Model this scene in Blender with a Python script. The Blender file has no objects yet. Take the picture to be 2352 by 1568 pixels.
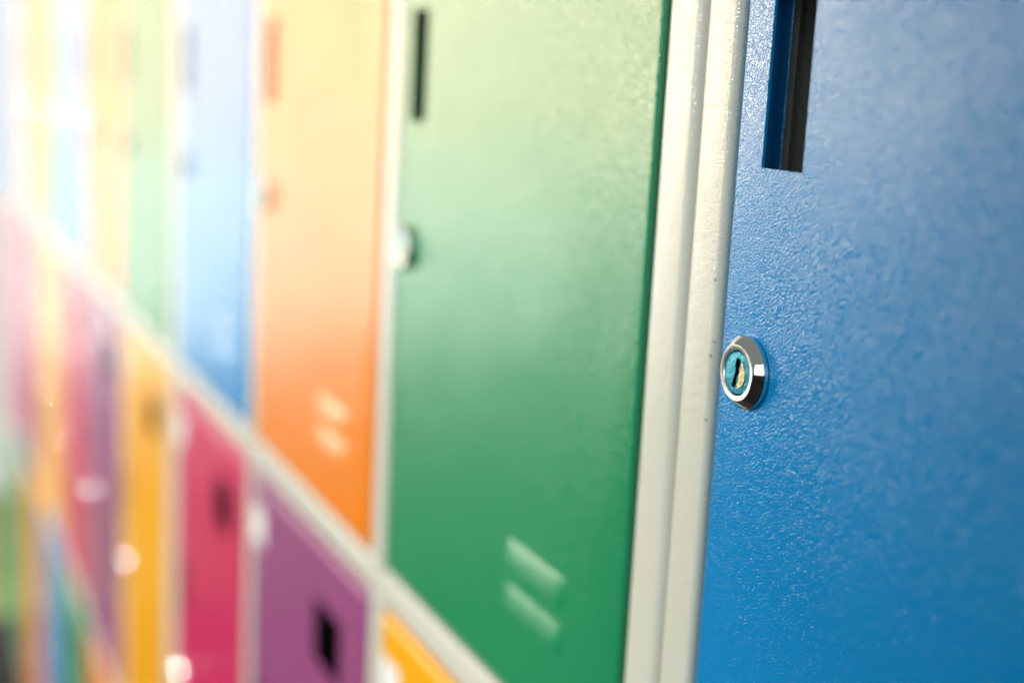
import bpy, bmesh, math, random
from mathutils import Matrix, Vector
random.seed(7)
SC = bpy.context.scene
COL = SC.collection
MM = 0.001

# ------------------------------------------------------------------ camera
EYE = 1.47                     # lens height above the floor; wall of lockers is the plane y = 0
cam_data = bpy.data.cameras.new('camera')
cam = bpy.data.objects.new('camera', cam_data)
COL.objects.link(cam)
yaw, pitch, roll = math.radians(65.343), math.radians(-10.441), math.radians(3.0105)
base = Matrix(((1, 0, 0), (0, 0, -1), (0, 1, 0)))
rot = (Matrix.Rotation(yaw, 3, 'Z') @ base @ Matrix.Rotation(pitch, 3, 'X') @ Matrix.Rotation(roll, 3, 'Z'))
cam.matrix_world = Matrix.Translation((0, -0.263, EYE)) @ rot.to_4x4()
cam_data.sensor_width = 36.0
cam_data.lens = 3217.54 / 2352 * 36
cam_data.clip_start = 0.01
cam_data.clip_end = 500
cam_data.dof.use_dof = True
cam_data.dof.focus_distance = 0.462
cam_data.dof.aperture_fstop = 3.4
SC.camera = cam

# ------------------------------------------------------------------ light
world = bpy.data.worlds.new('World')
SC.world = world
world.use_nodes = True
wn, wl = world.node_tree.nodes, world.node_tree.links
bg = wn['Background']
bg.inputs['Strength'].default_value = 0.25
# dim room: pale above, brown floor tones below
tc = wn.new('ShaderNodeTexCoord')
sep = wn.new('ShaderNodeSeparateXYZ')
ramp = wn.new('ShaderNodeValToRGB')
ramp.color_ramp.elements[0].position = 0.40
ramp.color_ramp.elements[0].color = (0.26, 0.21, 0.14, 1)
ramp.color_ramp.elements[1].position = 0.56
ramp.color_ramp.elements[1].color = (0.86, 0.95, 0.92, 1)
mrw = wn.new('ShaderNodeMapRange')
mrw.inputs['From Min'].default_value = -1; mrw.inputs['From Max'].default_value = 1
wl.new(tc.outputs['Generated'], sep.inputs[0]); wl.new(sep.outputs['Z'], mrw.inputs['Value'])
wl.new(mrw.outputs[0], ramp.inputs[0]); wl.new(ramp.outputs[0], bg.inputs['Color'])

def area(name, loc, target, sx, sy, watts, color, spread):
    d = bpy.data.lights.new(name, 'AREA')
    d.shape = 'RECTANGLE'
    d.size, d.size_y = sx, sy
    d.energy = watts
    d.color = color
    d.spread = math.radians(spread)
    o = bpy.data.objects.new(name, d)
    COL.objects.link(o)
    o.location = loc
    o.rotation_euler = (Vector(loc) - Vector(target)).to_track_quat('Z', 'Y').to_euler()
    return o
# bright daylight openings far left, in front of the lockers: warm upper panes, cooler and dimmer lower panes
WARM, GOLD, AMBER, COOL = (1.0, 0.74, 0.53), (1.0, 0.83, 0.56), (1.0, 0.74, 0.45), (0.90, 1.0, 0.90)
for y0, y1, z0, z1, dens, col in ((-0.85, -0.3, 0.03, 3.3, 0.65, (1.0, 0.88, 0.70)),
                                  (-1.40, -0.5, 1.05, 3.3, 1.3, AMBER), (-1.40, -0.85, 0.03, 1.05, 2.9, COOL),
                                  (-2.15, -1.40, 1.05, 3.3, 0.85, AMBER), (-2.15, -1.40, 0.25, 1.05, 0.35, COOL),
                                  (-3.85, -2.15, 1.05, 3.3, 4.6, WARM), (-3.85, -2.15, 0.03, 1.05, 3.4, COOL),
                                  (-4.72, -3.85, 1.05, 3.3, 18.5, GOLD), (-4.72, -3.85, 0.60, 1.05, 4.0, COOL)):
    area('window_light', (-7.0, (y0 + y1) / 2, (z0 + z1) / 2), (-0.6, (y0 + y1) / 2 + 1.9, (z0 + z1) / 2),
         y1 - y0, z1 - z0, dens * (y1 - y0) * (z1 - z0), col, 75)
# added soft fill with no seen fixture, over the far half of the row
area('overhead_fill', (-3.4, -2.2, 3.3), (-4.2, 0.0, 0.7), 1.8, 1.4, 48, (0.97, 0.98, 0.97), 100)
# added, unseen spotlight; its soft edge falls across the nearest door
d = bpy.data.lights.new('fill_spot', 'SPOT')
d.energy = 1010
d.color = (0.97, 0.99, 0.97)
d.shadow_soft_size = 0.18
d.spot_size = 2 * math.atan(1.94 / 4.6)
d.spot_blend = 0.26
spot = bpy.data.objects.new('fill_spot', d)
COL.objects.link(spot)
spot.location = (-2.2, -4.5, 2.9)
spot.rotation_euler = (Vector(spot.location) - Vector((-2.2, 0.0, 1.2))).to_track_quat('Z', 'Y').to_euler()
# weak cool fill added on the camera's right, with no seen source
area('right_fill', (1.5, -2.0, 2.0), (-0.5, 0.0, 1.47), 1.5, 1.3, 11, (0.78, 0.95, 1.0), 180)

area('side_fill', (2.9, -0.75, 1.9), (-0.5, 0.0, 1.4), 1.0, 1.6, 24, (0.74, 0.93, 1.0), 180)  # second added fill, brightens the right-facing post sides
SC.view_settings.view_transform = 'Standard'
SC.view_settings.look = 'None'
SC.view_settings.gamma = 1.0
SC.view_settings.exposure = 0.0
SC.view_settings.use_curve_mapping = False
SC.render.engine = 'CYCLES'
SC.cycles.use_denoising = True
SC.cycles.denoising_input_passes = 'RGB'
SC.cycles.max_bounces = 8
SC.cycles.sample_clamp_indirect = 8.0

# ------------------------------------------------------------------ materials
def principled(name, color, rough, metal=0.0, spec=0.5):
    m = bpy.data.materials.new(name)
    m.use_nodes = True
    b = m.node_tree.nodes['Principled BSDF']
    b.inputs['Base Color'].default_value = (*color, 1)
    b.inputs['Roughness'].default_value = rough
    b.inputs['Metallic'].default_value = metal
    b.inputs['Specular IOR Level'].default_value = spec
    return m, b

def powder(name, color, rough=0.17, bump=0.34, spec=0.5, scale=880.0, specks=False, coat=0.0):
    """orange-peel powder coat: worm-like ridges about a millimetre across"""
    m, b = principled(name, color, rough, 0.0, spec)
    t = m.node_tree
    N, K = t.nodes, t.links
    geo = N.new('ShaderNodeNewGeometry')
    warp = N.new('ShaderNodeTexNoise')
    warp.inputs['Scale'].default_value = 260
    warp.inputs['Detail'].default_value = 1
    vm = N.new('ShaderNodeVectorMath'); vm.operation = 'MULTIPLY_ADD'
    vm.inputs[1].default_value = (0.0016,) * 3
    K.new(geo.outputs['Position'], warp.inputs['Vector'])
    K.new(warp.outputs['Color'], vm.inputs[0])
    K.new(geo.outputs['Position'], vm.inputs[2])
    n1 = N.new('ShaderNodeTexNoise')
    n1.inputs['Scale'].default_value = scale
    n1.inputs['Detail'].default_value = 1.5
    n1.inputs['Roughness'].default_value = 0.4
    K.new(vm.outputs[0], n1.inputs['Vector'])
    # ridge: 1 - |2n - 1|
    s = N.new('ShaderNodeMath'); s.operation = 'MULTIPLY_ADD'; s.inputs[1].default_value = 2; s.inputs[2].default_value = -1
    ab = N.new('ShaderNodeMath'); ab.operation = 'ABSOLUTE'
    sm = N.new('ShaderNodeMapRange'); sm.interpolation_type = 'SMOOTHSTEP'
    sm.inputs['From Min'].default_value = 0.0; sm.inputs['From Max'].default_value = 0.32
    sm.inputs['To Min'].default_value = 1.0; sm.inputs['To Max'].default_value = 0.0
    K.new(n1.outputs[0], s.inputs[0]); K.new(s.outputs[0], ab.inputs[0]); K.new(ab.outputs[0], sm.inputs['Value'])
    bp = N.new('ShaderNodeBump')
    bp.inputs['Strength'].default_value = bump
    bp.inputs['Distance'].default_value = 0.00022
    K.new(sm.outputs[0], bp.inputs['Height'])
    # the sheet itself is never quite flat
    n3 = N.new('ShaderNodeTexNoise'); n3.inputs['Scale'].default_value = 9; n3.inputs['Detail'].default_value = 1
    K.new(geo.outputs['Position'], n3.inputs['Vector'])
    b3 = N.new('ShaderNodeBump'); b3.inputs['Strength'].default_value = 1.0; b3.inputs['Distance'].default_value = 0.0022
    K.new(n3.outputs[0], b3.inputs['Height'])
    K.new(b3.outputs[0], bp.inputs['Normal'])
    K.new(bp.outputs[0], b.inputs['Normal'])
    # slow variation of the gloss (handling, dust)
    n2 = N.new('ShaderNodeTexNoise'); n2.inputs['Scale'].default_value = 14; n2.inputs['Detail'].default_value = 4
    K.new(geo.outputs['Position'], n2.inputs['Vector'])
    mr = N.new('ShaderNodeMapRange')
    mr.inputs['From Min'].default_value = 0.3; mr.inputs['From Max'].default_value = 0.7
    mr.inputs['To Min'].default_value = rough - 0.04; mr.inputs['To Max'].default_value = rough + 0.05
    K.new(n2.outputs[0], mr.inputs['Value'])
    K.new(mr.outputs[0], b.inputs['Roughness'])
    if specks:
        v = N.new('ShaderNodeTexVoronoi'); v.inputs['Scale'].default_value = 34
        K.new(geo.outputs['Position'], v.inputs['Vector'])
        lt = N.new('ShaderNodeMapRange'); lt.interpolation_type = 'SMOOTHSTEP'
        lt.inputs['From Min'].default_value = 0.018; lt.inputs['From Max'].default_value = 0.034
        lt.inputs['To Min'].default_value = 0.75; lt.inputs['To Max'].default_value = 0.0
        K.new(v.outputs['Distance'], lt.inputs['Value'])
        mx = N.new('ShaderNodeMix'); mx.data_type = 'RGBA'
        mx.inputs[6].default_value = (*color, 1)
        mx.inputs[7].default_value = (0.10, 0.08, 0.05, 1)
        K.new(lt.outputs[0], mx.inputs[0])
        K.new(mx.outputs[2], b.inputs['Base Color'])
    return m

PAINT = {
    'blue':   powder('blue powder coat', (0.002, 0.240, 0.58)),
    'green':  powder('green powder coat', (0.012, 0.250, 0.100)),
    'orange': powder('orange powder coat', (0.88, 0.225, 0.001)),
    'pink':   powder('pink powder coat', (0.64, 0.018, 0.115)),
    'purple': powder('purple powder coat', (0.32, 0.070, 0.21)),
    'yellow': powder('yellow powder coat', (0.95, 0.42, 0.001)),
}
FRAME = powder('cream powder coat', (0.65, 0.64, 0.55), rough=0.20, bump=0.25, specks=True)
INNER = principled('grey inner lining', (0.20, 0.20, 0.19), 0.5)[0]
CHROME = principled('chrome plate', (0.86, 0.85, 0.82), 0.06, 1.0)[0]
RIM = principled('brushed chrome rim', (0.80, 0.78, 0.75), 0.34, 1.0)[0]
CORE = principled('teal tinted lock plug', (0.03, 0.36, 0.50), 0.30, 0.35)[0]  # teal tint stands in for reflections on the metal plug
TAN_REFL = principled('tan reflection insert', (0.86, 0.66, 0.36), 0.28, 0.9)[0]  # tan reflection on the plug, put into a coloured insert
def roughen(m, scale, dist):
    t = m.node_tree
    geo = t.nodes.new('ShaderNodeNewGeometry')
    n = t.nodes.new('ShaderNodeTexNoise'); n.inputs['Scale'].default_value = scale; n.inputs['Detail'].default_value = 4
    b = t.nodes.new('ShaderNodeBump'); b.inputs['Distance'].default_value = dist; b.inputs['Strength'].default_value = 1.0
    t.links.new(geo.outputs['Position'], n.inputs['Vector']); t.links.new(n.outputs[0], b.inputs['Height'])
    t.links.new(b.outputs[0], t.nodes['Principled BSDF'].inputs['Normal'])
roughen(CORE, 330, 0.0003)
roughen(TAN_REFL, 300, 0.00015)
roughen(RIM, 300, 0.0001)
BLACK = principled('keyway dark', (0.004, 0.004, 0.004), 1.0, 0.0, 0.0)[0]
RUST = principled('rust dark chip', (0.09, 0.07, 0.04), 0.8)[0]
CARD = principled('white paper card', (0.80, 0.79, 0.76), 0.6)[0]

# ------------------------------------------------------------------ mesh helpers
def link(name, bm, mat, parent=None, smooth=True, angle=35):
    me = bpy.data.meshes.new(name)
    bmesh.ops.recalc_face_normals(bm, faces=bm.faces)
    bm.to_mesh(me); bm.free()
    for m in (mat if isinstance(mat, (list, tuple)) else [mat]):
        me.materials.append(m)
    if smooth:
        for p in me.polygons:
            p.use_smooth = True
        me.set_sharp_from_angle(angle=math.radians(angle))
    o = bpy.data.objects.new(name, me)
    COL.objects.link(o)
    if parent:
        o.parent = parent
    return o

def box(bm, x0, x1, y0, y1, z0, z1, mat=0):
    v = [bm.verts.new((x, y, z)) for x in (x0, x1) for y in (y0, y1) for z in (z0, z1)]
    for q in ((0, 1, 3, 2), (4, 6, 7, 5), (0, 4, 5, 1), (2, 3, 7, 6), (0, 2, 6, 4), (1, 5, 7, 3)):
        f = bm.faces.new([v[i] for i in q]); f.material_index = mat

def prism_z(bm, prof, z0, z1, mat=0):
    """extrude an (x, y) outline along z"""
    lo = [bm.verts.new((x, y, z0)) for x, y in prof]
    hi = [bm.verts.new((x, y, z1)) for x, y in prof]
    n = len(prof)
    for i in range(n):
        f = bm.faces.new((lo[i], lo[(i + 1) % n], hi[(i + 1) % n], hi[i])); f.material_index = mat
    bm.faces.new(lo).material_index = mat
    bm.faces.new(hi[::-1]).material_index = mat

def post_profile(x0, x1, depth, rl, rr, y=0.0):
    """front at y, sides run inwards, rounded front corners with radii rl and rr"""
    p = [(x0, y + depth)]
    for i in range(9):
        t = math.pi / 2 * (1 - i / 8)
        p.append((x0 + rl * (1 - math.sin(t)), y + rl * (1 - math.cos(t))))
    for i in range(9):
        t = math.pi / 2 * i / 8
        p.append((x1 - rr * (1 - math.sin(t)) , y + rr * (1 - math.cos(t))))
    p.append((x1, y + depth))
    return p

def lathe(bm, prof, cx, cz, seg=96):
    """prof: list of (radius, y); axis along y through (cx, cz)"""
    rings = []
    for r, y in prof:
        if r < 1e-9:
            rings.append([bm.verts.new((cx, y, cz))])
        else:
            rings.append([bm.verts.new((cx + r * math.cos(2 * math.pi * k / seg), y, cz + r * math.sin(2 * math.pi * k / seg))) for k in range(seg)])
    for A, B in zip(rings, rings[1:]):
        for k in range(seg):
            k2 = (k + 1) % seg
            if len(A) == 1:
                bm.faces.new((A[0], B[k], B[k2]))
            elif len(B) == 1:
                bm.faces.new((A[k], A[k2], B[0]))
            else:
                bm.faces.new((A[k], A[k2], B[k2], B[k]))

# ------------------------------------------------------------------ dimensions (metres)
PITCH = 0.9481
CAB_W = 0.9465
S_L, S_R = 0.0245, 0.0285        # cabinet edge to first / last door
MID = 0.028                      # door to door across a middle post
GAP = 0.004
DW = (CAB_W - S_L - S_R - 2 * MID) / 3
DH = 0.480
ROW = 0.508
RAIL1 = EYE - 0.294              # centre of the rail under the top row
CAB_D = 0.42
Z_TOP = RAIL1 + ROW + 0.016
Z_BOT = RAIL1 - 2 * ROW - 0.016
COLX = [S_L + i * (DW + MID) for i in range(3)]
ROWZ = [RAIL1 + 0.014 - r * ROW for r in range(3)]

SLOT = (0.0157, 0.0383, 0.257, 0.3155)
VENT = (0.170, 0.230, 0.397, 0.441)

# ------------------------------------------------------------------ structure
def sheet(name, x0, x1, y0, y1, z, c0, c1, scale, rough):
    bm = bmesh.new()
    bm.faces.new([bm.verts.new(p) for p in ((x0, y0, z), (x1, y0, z), (x1, y1, z), (x0, y1, z))])
    m, b = principled(name + ' surface', c0, rough)
    b.inputs['Specular IOR Level'].default_value = 0.2
    t = m.node_tree
    n = t.nodes.new('ShaderNodeTexNoise'); n.inputs['Scale'].default_value = scale; n.inputs['Detail'].default_value = 6
    geo = t.nodes.new('ShaderNodeNewGeometry')
    cr = t.nodes.new('ShaderNodeValToRGB')
    cr.color_ramp.elements[0].color = (*c0, 1); cr.color_ramp.elements[1].color = (*c1, 1)
    t.links.new(geo.outputs['Position'], n.inputs['Vector'])
    t.links.new(n.outputs[0], cr.inputs[0]); t.links.new(cr.outputs[0], b.inputs['Base Color'])
    o = link(name, bm, m, smooth=False)
    o['kind'] = 'structure'
sheet('floor', -60, 60, -60, 60, 0.0, (0.014, 0.014, 0.012), (0.028, 0.028, 0.024), 5, 0.7)
sheet('lawn', -30, -3.75, -0.45, 12, 0.004, (0.16, 0.22, 0.07), (0.30, 0.36, 0.15), 40, 0.9)

# ------------------------------------------------------------------ one cabinet
def carcass_bm():
    bm = bmesh.new()
    W, D = CAB_W, CAB_D
    fy = 0.0006                                   # frame front just behind the door fronts
    # posts (run the full height), U-channels folded back 30 mm
    prism_z(bm, post_profile(0.0, S_L - GAP, 0.0235, 0.0015, 0.0040, fy), Z_BOT, Z_TOP)
    prism_z(bm, post_profile(W - S_R + GAP, W - 0.0004, 0.0235, 0.0012, 0.0064, fy), Z_BOT, Z_TOP)
    for i in (1, 2):
        prism_z(bm, post_profile(COLX[i] - MID + GAP, COLX[i] - GAP, 0.0235, 0.0015, 0.0040, fy), Z_BOT, Z_TOP)
    # rails between the posts, butted
    rails = [Z_TOP - 0.015] + [RAIL1 - k * ROW for k in range(2)] + [Z_BOT + 0.015]
    for k, rz in enumerate(rails):
        h = 0.010
        z0, z1 = rz - h, rz + h
        if k == 0: z1 = Z_TOP
        if k == 3: z0 = Z_BOT
        for i in range(3):
            x0, x1 = COLX[i] - GAP, COLX[i] + DW + GAP
            r = 0.002
            prof = [(fy + 0.024, z0)]
            for q in range(7):
                t = math.pi / 2 * q / 6
                prof.append((fy + 0.0008 + r * (1 - math.sin(t)), z0 + r * (1 - math.cos(t))))
            for q in range(7):
                t = math.pi / 2 * q / 6
                prof.append((fy + 0.0008 + r * (1 - math.cos(t)), z1 - r * (1 - math.sin(t))))
            prof.append((fy + 0.024, z1))
            A = [bm.verts.new((x0, y, z)) for y, z in prof]
            B = [bm.verts.new((x1, y, z)) for y, z in prof]
            n = len(prof)
            for q in range(n):
                bm.faces.new((A[q], A[(q + 1) % n], B[(q + 1) % n], B[q]))
            bm.faces.new(A); bm.faces.new(B[::-1])
    # outer shell behind the posts
    y0 = fy + 0.0400
    box(bm, 0.0002, 0.0012, y0, D, Z_BOT, Z_TOP)
    box(bm, W - 0.0012, W - 0.0002, y0, D, Z_BOT, Z_TOP)
    box(bm, 0.0014, W - 0.0014, y0, D, Z_TOP - 0.0012, Z_TOP - 0.0002)
    box(bm, 0.0014, W - 0.0014, y0, D, Z_BOT + 0.0002, Z_BOT + 0.0012)
    box(bm, 0.0014, W - 0.0014, D - 0.0012, D - 0.0004, Z_BOT + 0.0014, Z_TOP - 0.0014, 1)
    # dividers and shelves
    for i in (1, 2):
        xm = COLX[i] - MID / 2
        box(bm, xm - 0.0005, xm + 0.0005, y0 + 0.008, D - 0.0014, Z_BOT + 0.0014, Z_TOP - 0.0014, 1)
    for k in range(2):
        rz = RAIL1 - k * ROW
        for i in range(3):
            x0 = COLX[i] - MID / 2 + 0.0008 if i else 0.0014
            x1 = COLX[i] + DW + MID / 2 - 0.0008 if i < 2 else W - 0.0014
            box(bm, x0, x1, y0 - 0.004, D - 0.0014, rz - 0.0005, rz + 0.0005, 1)
    return bm

def plinth_bm():
    bm = bmesh.new()
    box(bm, 0.002, CAB_W - 0.002, 0.045, CAB_D - 0.02, 0.0, Z_BOT - 0.0002)
    return bm

def door_bm():
    """pressed steel door: sheet with two cut-outs, rounded edges, folded returns and lips"""
    bm = bmesh.new()
    rx, rt, rb, rd = 0.0022, 0.0065, 0.0025, 0.0024
    # front sheet, tiled round the holes
    xs = sorted({rx, DW - rx, SLOT[0], SLOT[1], VENT[0], VENT[1]})
    zs = sorted({rb, DH - rt, SLOT[2], SLOT[3], VENT[2], VENT[3]})
    grid = {}
    def V(i, j, y):
        k = (i, j, y)
        if k not in grid:
            grid[k] = bm.verts.new((xs[i], y, zs[j]))
        return grid[k]
    def hole(i, j):
        cx, cz = (xs[i] + xs[i + 1]) / 2, (zs[j] + zs[j + 1]) / 2
        return any(h[0] < cx < h[1] and h[2] < cz < h[3] for h in (SLOT, VENT))
    T = 0.0011
    for i in range(len(xs) - 1):
        for j in range(len(zs) - 1):
            if hole(i, j):
                continue
            bm.faces.new((V(i, j, 0), V(i + 1, j, 0), V(i + 1, j + 1, 0), V(i, j + 1, 0)))
            bm.faces.new((V(i, j, T), V(i, j + 1, T), V(i + 1, j + 1, T), V(i + 1, j, T)))
    for i in range(len(xs) - 1):
        for j in range(len(zs) - 1):
            if not hole(i, j):
                continue
            for (a0, b0), (a1, b1), (ni, nj) in (((i, j), (i, j + 1), (i - 1, j)), ((i + 1, j), (i + 1, j + 1), (i + 1, j)),
                                                ((i, j), (i + 1, j), (i, j - 1)), ((i, j + 1), (i + 1, j + 1), (i, j + 1))):
                if not hole(ni, nj):
                    bm.faces.new((V(a0, b0, 0), V(a1, b1, 0), V(a1, b1, T), V(a0, b0, T)))
    # edge rings
    rings = []
    def ring(ix, it, ib, y):
        rings.append([bm.verts.new(p) for p in ((ix, y, ib), (DW - ix, y, ib), (DW - ix, y, DH - it), (ix, y, DH - it))])
    for q in range(7):
        t = math.pi / 2 * q / 6
        k, d = 1 - math.sin(t), rd * (1 - math.cos(t))
        ring(rx * k, rt * k, rb * k, d)
    ring(0, 0, 0, 0.0136)
    ring(0.0004, 0.0004, 0.0004, 0.0142)
    ring(0.0066, 0.0066, 0.0066, 0.0142)
    ring(0.0070, 0.0070, 0.0070, 0.0138)
    ring(0.0066, 0.0066, 0.0066, 0.0132)
    ring(0.0012, 0.0012, 0.0012, 0.0132)
    ring(0.0012, 0.0012, 0.0012, 0.0020)
    for A, B in zip(rings, rings[1:]):
        for k in range(4):
            bm.faces.new((A[k], A[(k + 1) % 4], B[(k + 1) % 4], B[k]))
    bmesh.ops.remove_doubles(bm, verts=bm.verts, dist=1e-6)
    return bm

LX, LZ = 0.0177, 0.1893
def bezel_bm():
    bm = bmesh.new()
    prof = [(0.0118, -0.0001), (0.01215, -0.0001), (0.01235, -0.0004), (0.01235, -0.0017)]
    # slightly crowned bevel
    r, y, n = 0.0122, -0.0018, 8
    prof.append((r, y))
    for k in range(n):
        t = math.radians(52.0 - 10.0 * (k + 0.5) / n)
        r -= 0.0036 / n * math.cos(t); y -= 0.0036 / n * math.sin(t)
        prof.append((r, y))
    prof += [(r - 0.0002, y - 0.0001)]
    lathe(bm, prof, LX, LZ, 128)
    return bm
def rim_bm():
    bm = bmesh.new()
    lathe(bm, [(0.00955, -0.00445), (0.0094, -0.0047), (0.0089, -0.0047), (0.0084, -0.0046), (0.00785, -0.0045), (0.0076, -0.0041), (0.0076, -0.0022)], LX, LZ)
    return bm
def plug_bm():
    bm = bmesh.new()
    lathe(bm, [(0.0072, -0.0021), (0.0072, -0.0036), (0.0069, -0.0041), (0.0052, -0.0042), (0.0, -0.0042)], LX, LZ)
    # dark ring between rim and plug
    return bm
def gapring_bm():
    bm = bmesh.new()
    lathe(bm, [(0.0077, -0.0023), (0.0070, -0.0023)], LX, LZ)
    return bm
def extr(bm, pts, y0, y1):
    A = [bm.verts.new((LX + x * MM, y0, LZ + z * MM)) for x, z in pts]
    B = [bm.verts.new((LX + x * MM, y1, LZ + z * MM)) for x, z in pts]
    n = len(pts)
    for i in range(n):
        bm.faces.new((A[i], A[(i + 1) % n], B[(i + 1) % n], B[i]))
    bm.faces.new(A); bm.faces.new(B[::-1])
def keyway_bm():
    bm = bmesh.new()
    extr(bm, [(-0.3, 5.0), (1.2, 4.8), (1.2, 2.6), (0.5, 1.6), (1.0, 0.6), (0.3, -0.6), (-0.4, -1.8), (-0.2, -3.6), (-1.4, -5.2), (-1.9, -4.6), (-1.4, -2.0), (-0.5, 0.2), (-0.5, 1.5), (-0.8, 2.4)], -0.00405, -0.00462)
    return bm
def tan_refl_bm():
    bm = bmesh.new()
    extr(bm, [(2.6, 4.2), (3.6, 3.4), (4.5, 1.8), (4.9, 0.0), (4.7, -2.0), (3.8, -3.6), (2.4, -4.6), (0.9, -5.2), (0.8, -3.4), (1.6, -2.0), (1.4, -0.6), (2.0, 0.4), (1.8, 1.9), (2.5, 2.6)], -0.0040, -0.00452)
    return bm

def louver_bm(zb):
    """pressed louvre: flush at the top, standing out at the lower lip, closed rounded ends"""
    bm = bmesh.new()
    x0, x1, h, outy = 0.168, 0.231, 0.0130, 0.0021
    nx, nz = 16, 8
    rows = []
    for j in range(nz + 1):
        s = j / nz
        r = []
        for i in range(nx + 1):
            u = i / nx
            edge = min(u, 1 - u) / 0.11
            ee = 1.0 if edge >= 1 else math.sin(edge * math.pi / 2) ** 0.8
            dep = outy * ee * (math.sin((1 - s) * math.pi / 2) ** 0.9)
            r.append(bm.verts.new((x0 + (x1 - x0) * u, -0.00004 - dep, zb + h * s)))
        rows.append(r)
    for j in range(nz):
        for i in range(nx):
            bm.faces.new((rows[j][i], rows[j][i + 1], rows[j + 1][i + 1], rows[j + 1][i]))
    # turned-under lower lip
    lip = [bm.verts.new((v.co.x, min(v.co.y + 0.0040, 0.0), zb + 0.0012)) for v in rows[0]]
    for i in range(nx):
        bm.faces.new((lip[i], lip[i + 1], rows[0][i + 1], rows[0][i]))
    return bm

def card_bm():
    bm = bmesh.new()
    box(bm, 0.004, 0.033, -0.0006, -0.0001, 0.427, 0.456)
    return bm

MESH = {}
def proto(key, bm, mat, smooth=True, angle=35):
    o = link(key, bm, mat, None, smooth, angle)
    MESH[key] = o.data
    bpy.data.objects.remove(o)
proto('cabinet_body', carcass_bm(), [FRAME, INNER])
proto('plinth', plinth_bm(), principled('dark plinth', (0.05, 0.05, 0.05), 0.6)[0], False)
for c, m in PAINT.items():
    proto('door_' + c, door_bm(), m)
    for k, zb in enumerate((0.039, 0.0605)):
        proto('louver_%s_%d' % (c, k), louver_bm(zb), m)
proto('lock_bezel', bezel_bm(), CHROME, True, 25)
proto('lock_rim', rim_bm(), RIM)
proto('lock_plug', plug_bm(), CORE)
proto('lock_gap', gapring_bm(), BLACK)
proto('keyway', keyway_bm(), BLACK, False)
proto('tan_refl', tan_refl_bm(), TAN_REFL, False)
proto('card', card_bm(), CARD, False)

def child(name, mesh, parent, loc=(0, 0, 0)):
    o = bpy.data.objects.new(name, mesh)
    COL.objects.link(o)
    o.parent = parent
    o.location = loc
    return o

COLOURS = [['blue', 'orange', 'green'], ['pink', 'purple', 'yellow'], ['green', 'orange', 'blue']]
def cabinet(x_left, label, lock_dx=0.0035):
    root = bpy.data.objects.new('locker_cabinet', None)
    COL.objects.link(root)
    root.location = (x_left, 0, 0)
    root['label'] = label
    root['category'] = 'locker cabinet'
    root['group'] = 'locker cabinets standing side by side'
    child('cabinet_body', MESH['cabinet_body'], root)
    child('plinth', MESH['plinth'], root)
    for r in range(3):
        for i in range(3):
            c = COLOURS[r][i]
            d = child('door', MESH['door_' + c], root, (COLX[i], 0, ROWZ[r]))
            d['label'] = '%s locker door' % c
            child('lock_bezel', MESH['lock_bezel'], d, (lock_dx, 0, 0))
            child('lock_rim', MESH['lock_rim'], d, (lock_dx, 0, 0))
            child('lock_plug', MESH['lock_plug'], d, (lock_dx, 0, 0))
            child('lock_recess', MESH['lock_gap'], d, (lock_dx, 0, 0))
            child('keyhole', MESH['keyway'], d, (lock_dx, 0, 0))
            child('lock_tan_refl', MESH['tan_refl'], d, (lock_dx, 0, 0))
            for k in range(2):
                child('louver', MESH['louver_%s_%d' % (c, k)], d)
            if r == 1:
                child('name_card', MESH['card'], d)
    return root

J0 = -0.4265
NEAR = cabinet(J0 + 0.0008, 'nearest locker cabinet, its sharp blue door with chrome lock filling the right side', 0.0)
NEXT = cabinet(J0 - 0.0008 - CAB_W, 'cream locker cabinet with big green and orange doors in the middle of the photo')
cabinet(J0 - 0.0008 - CAB_W - PITCH, 'blurred locker cabinet behind the middle one, its yellow second-row door brightest')
cabinet(J0 - 0.0008 - CAB_W - 2 * PITCH, 'most distant locker cabinet, heavily blurred at the left end of the row')

# little rust-dark chips in the paint of the posts either side of the joint
for cab, x, z, r in ((NEAR, -0.4086, 1.4066, 0.00035), (NEAR, -0.4072, 1.3852, 0.00025), (NEAR, -0.4080, 1.3800, 0.00035), (NEAR, -0.4078, 1.3571, 0.0003),
                     (NEAR, -0.4116, 1.2955, 0.0003), (NEXT, -0.4467, 1.4574, 0.0004)):
    bm = bmesh.new()
    n = 11
    ring = [bm.verts.new((r * (0.7 + 0.6 * random.random()) * math.cos(6.283 * k / n), 0, r * 1.5 * (0.7 + 0.6 * random.random()) * math.sin(6.283 * k / n))) for k in range(n)]
    top = bm.verts.new((0, -0.00008, 0))
    for k in range(n):
        bm.faces.new((ring[k], ring[(k + 1) % n], top))
    o = link('paint_chip', bm, RUST, cab)
    o.location = (x - cab.location.x, 0.00055, z)

# ------------------------------------------------------------------ what shows past the end of the lockers
def end_wall():
    bm = bmesh.new()
    box(bm, 0.0, 2.6, 0.0, 0.2, -0.02, 2.2)
    o = link('white_wall', bm, principled('white wall paint', (0.84, 0.83, 0.81), 0.7)[0], smooth=False)
    o.location = (-5.2, -0.22, 0)
    o.rotation_euler = (0, 0, math.radians(48))
    o['label'] = 'blurred white wall past the far end of the locker row'
    o['category'] = 'wall'
end_wall()
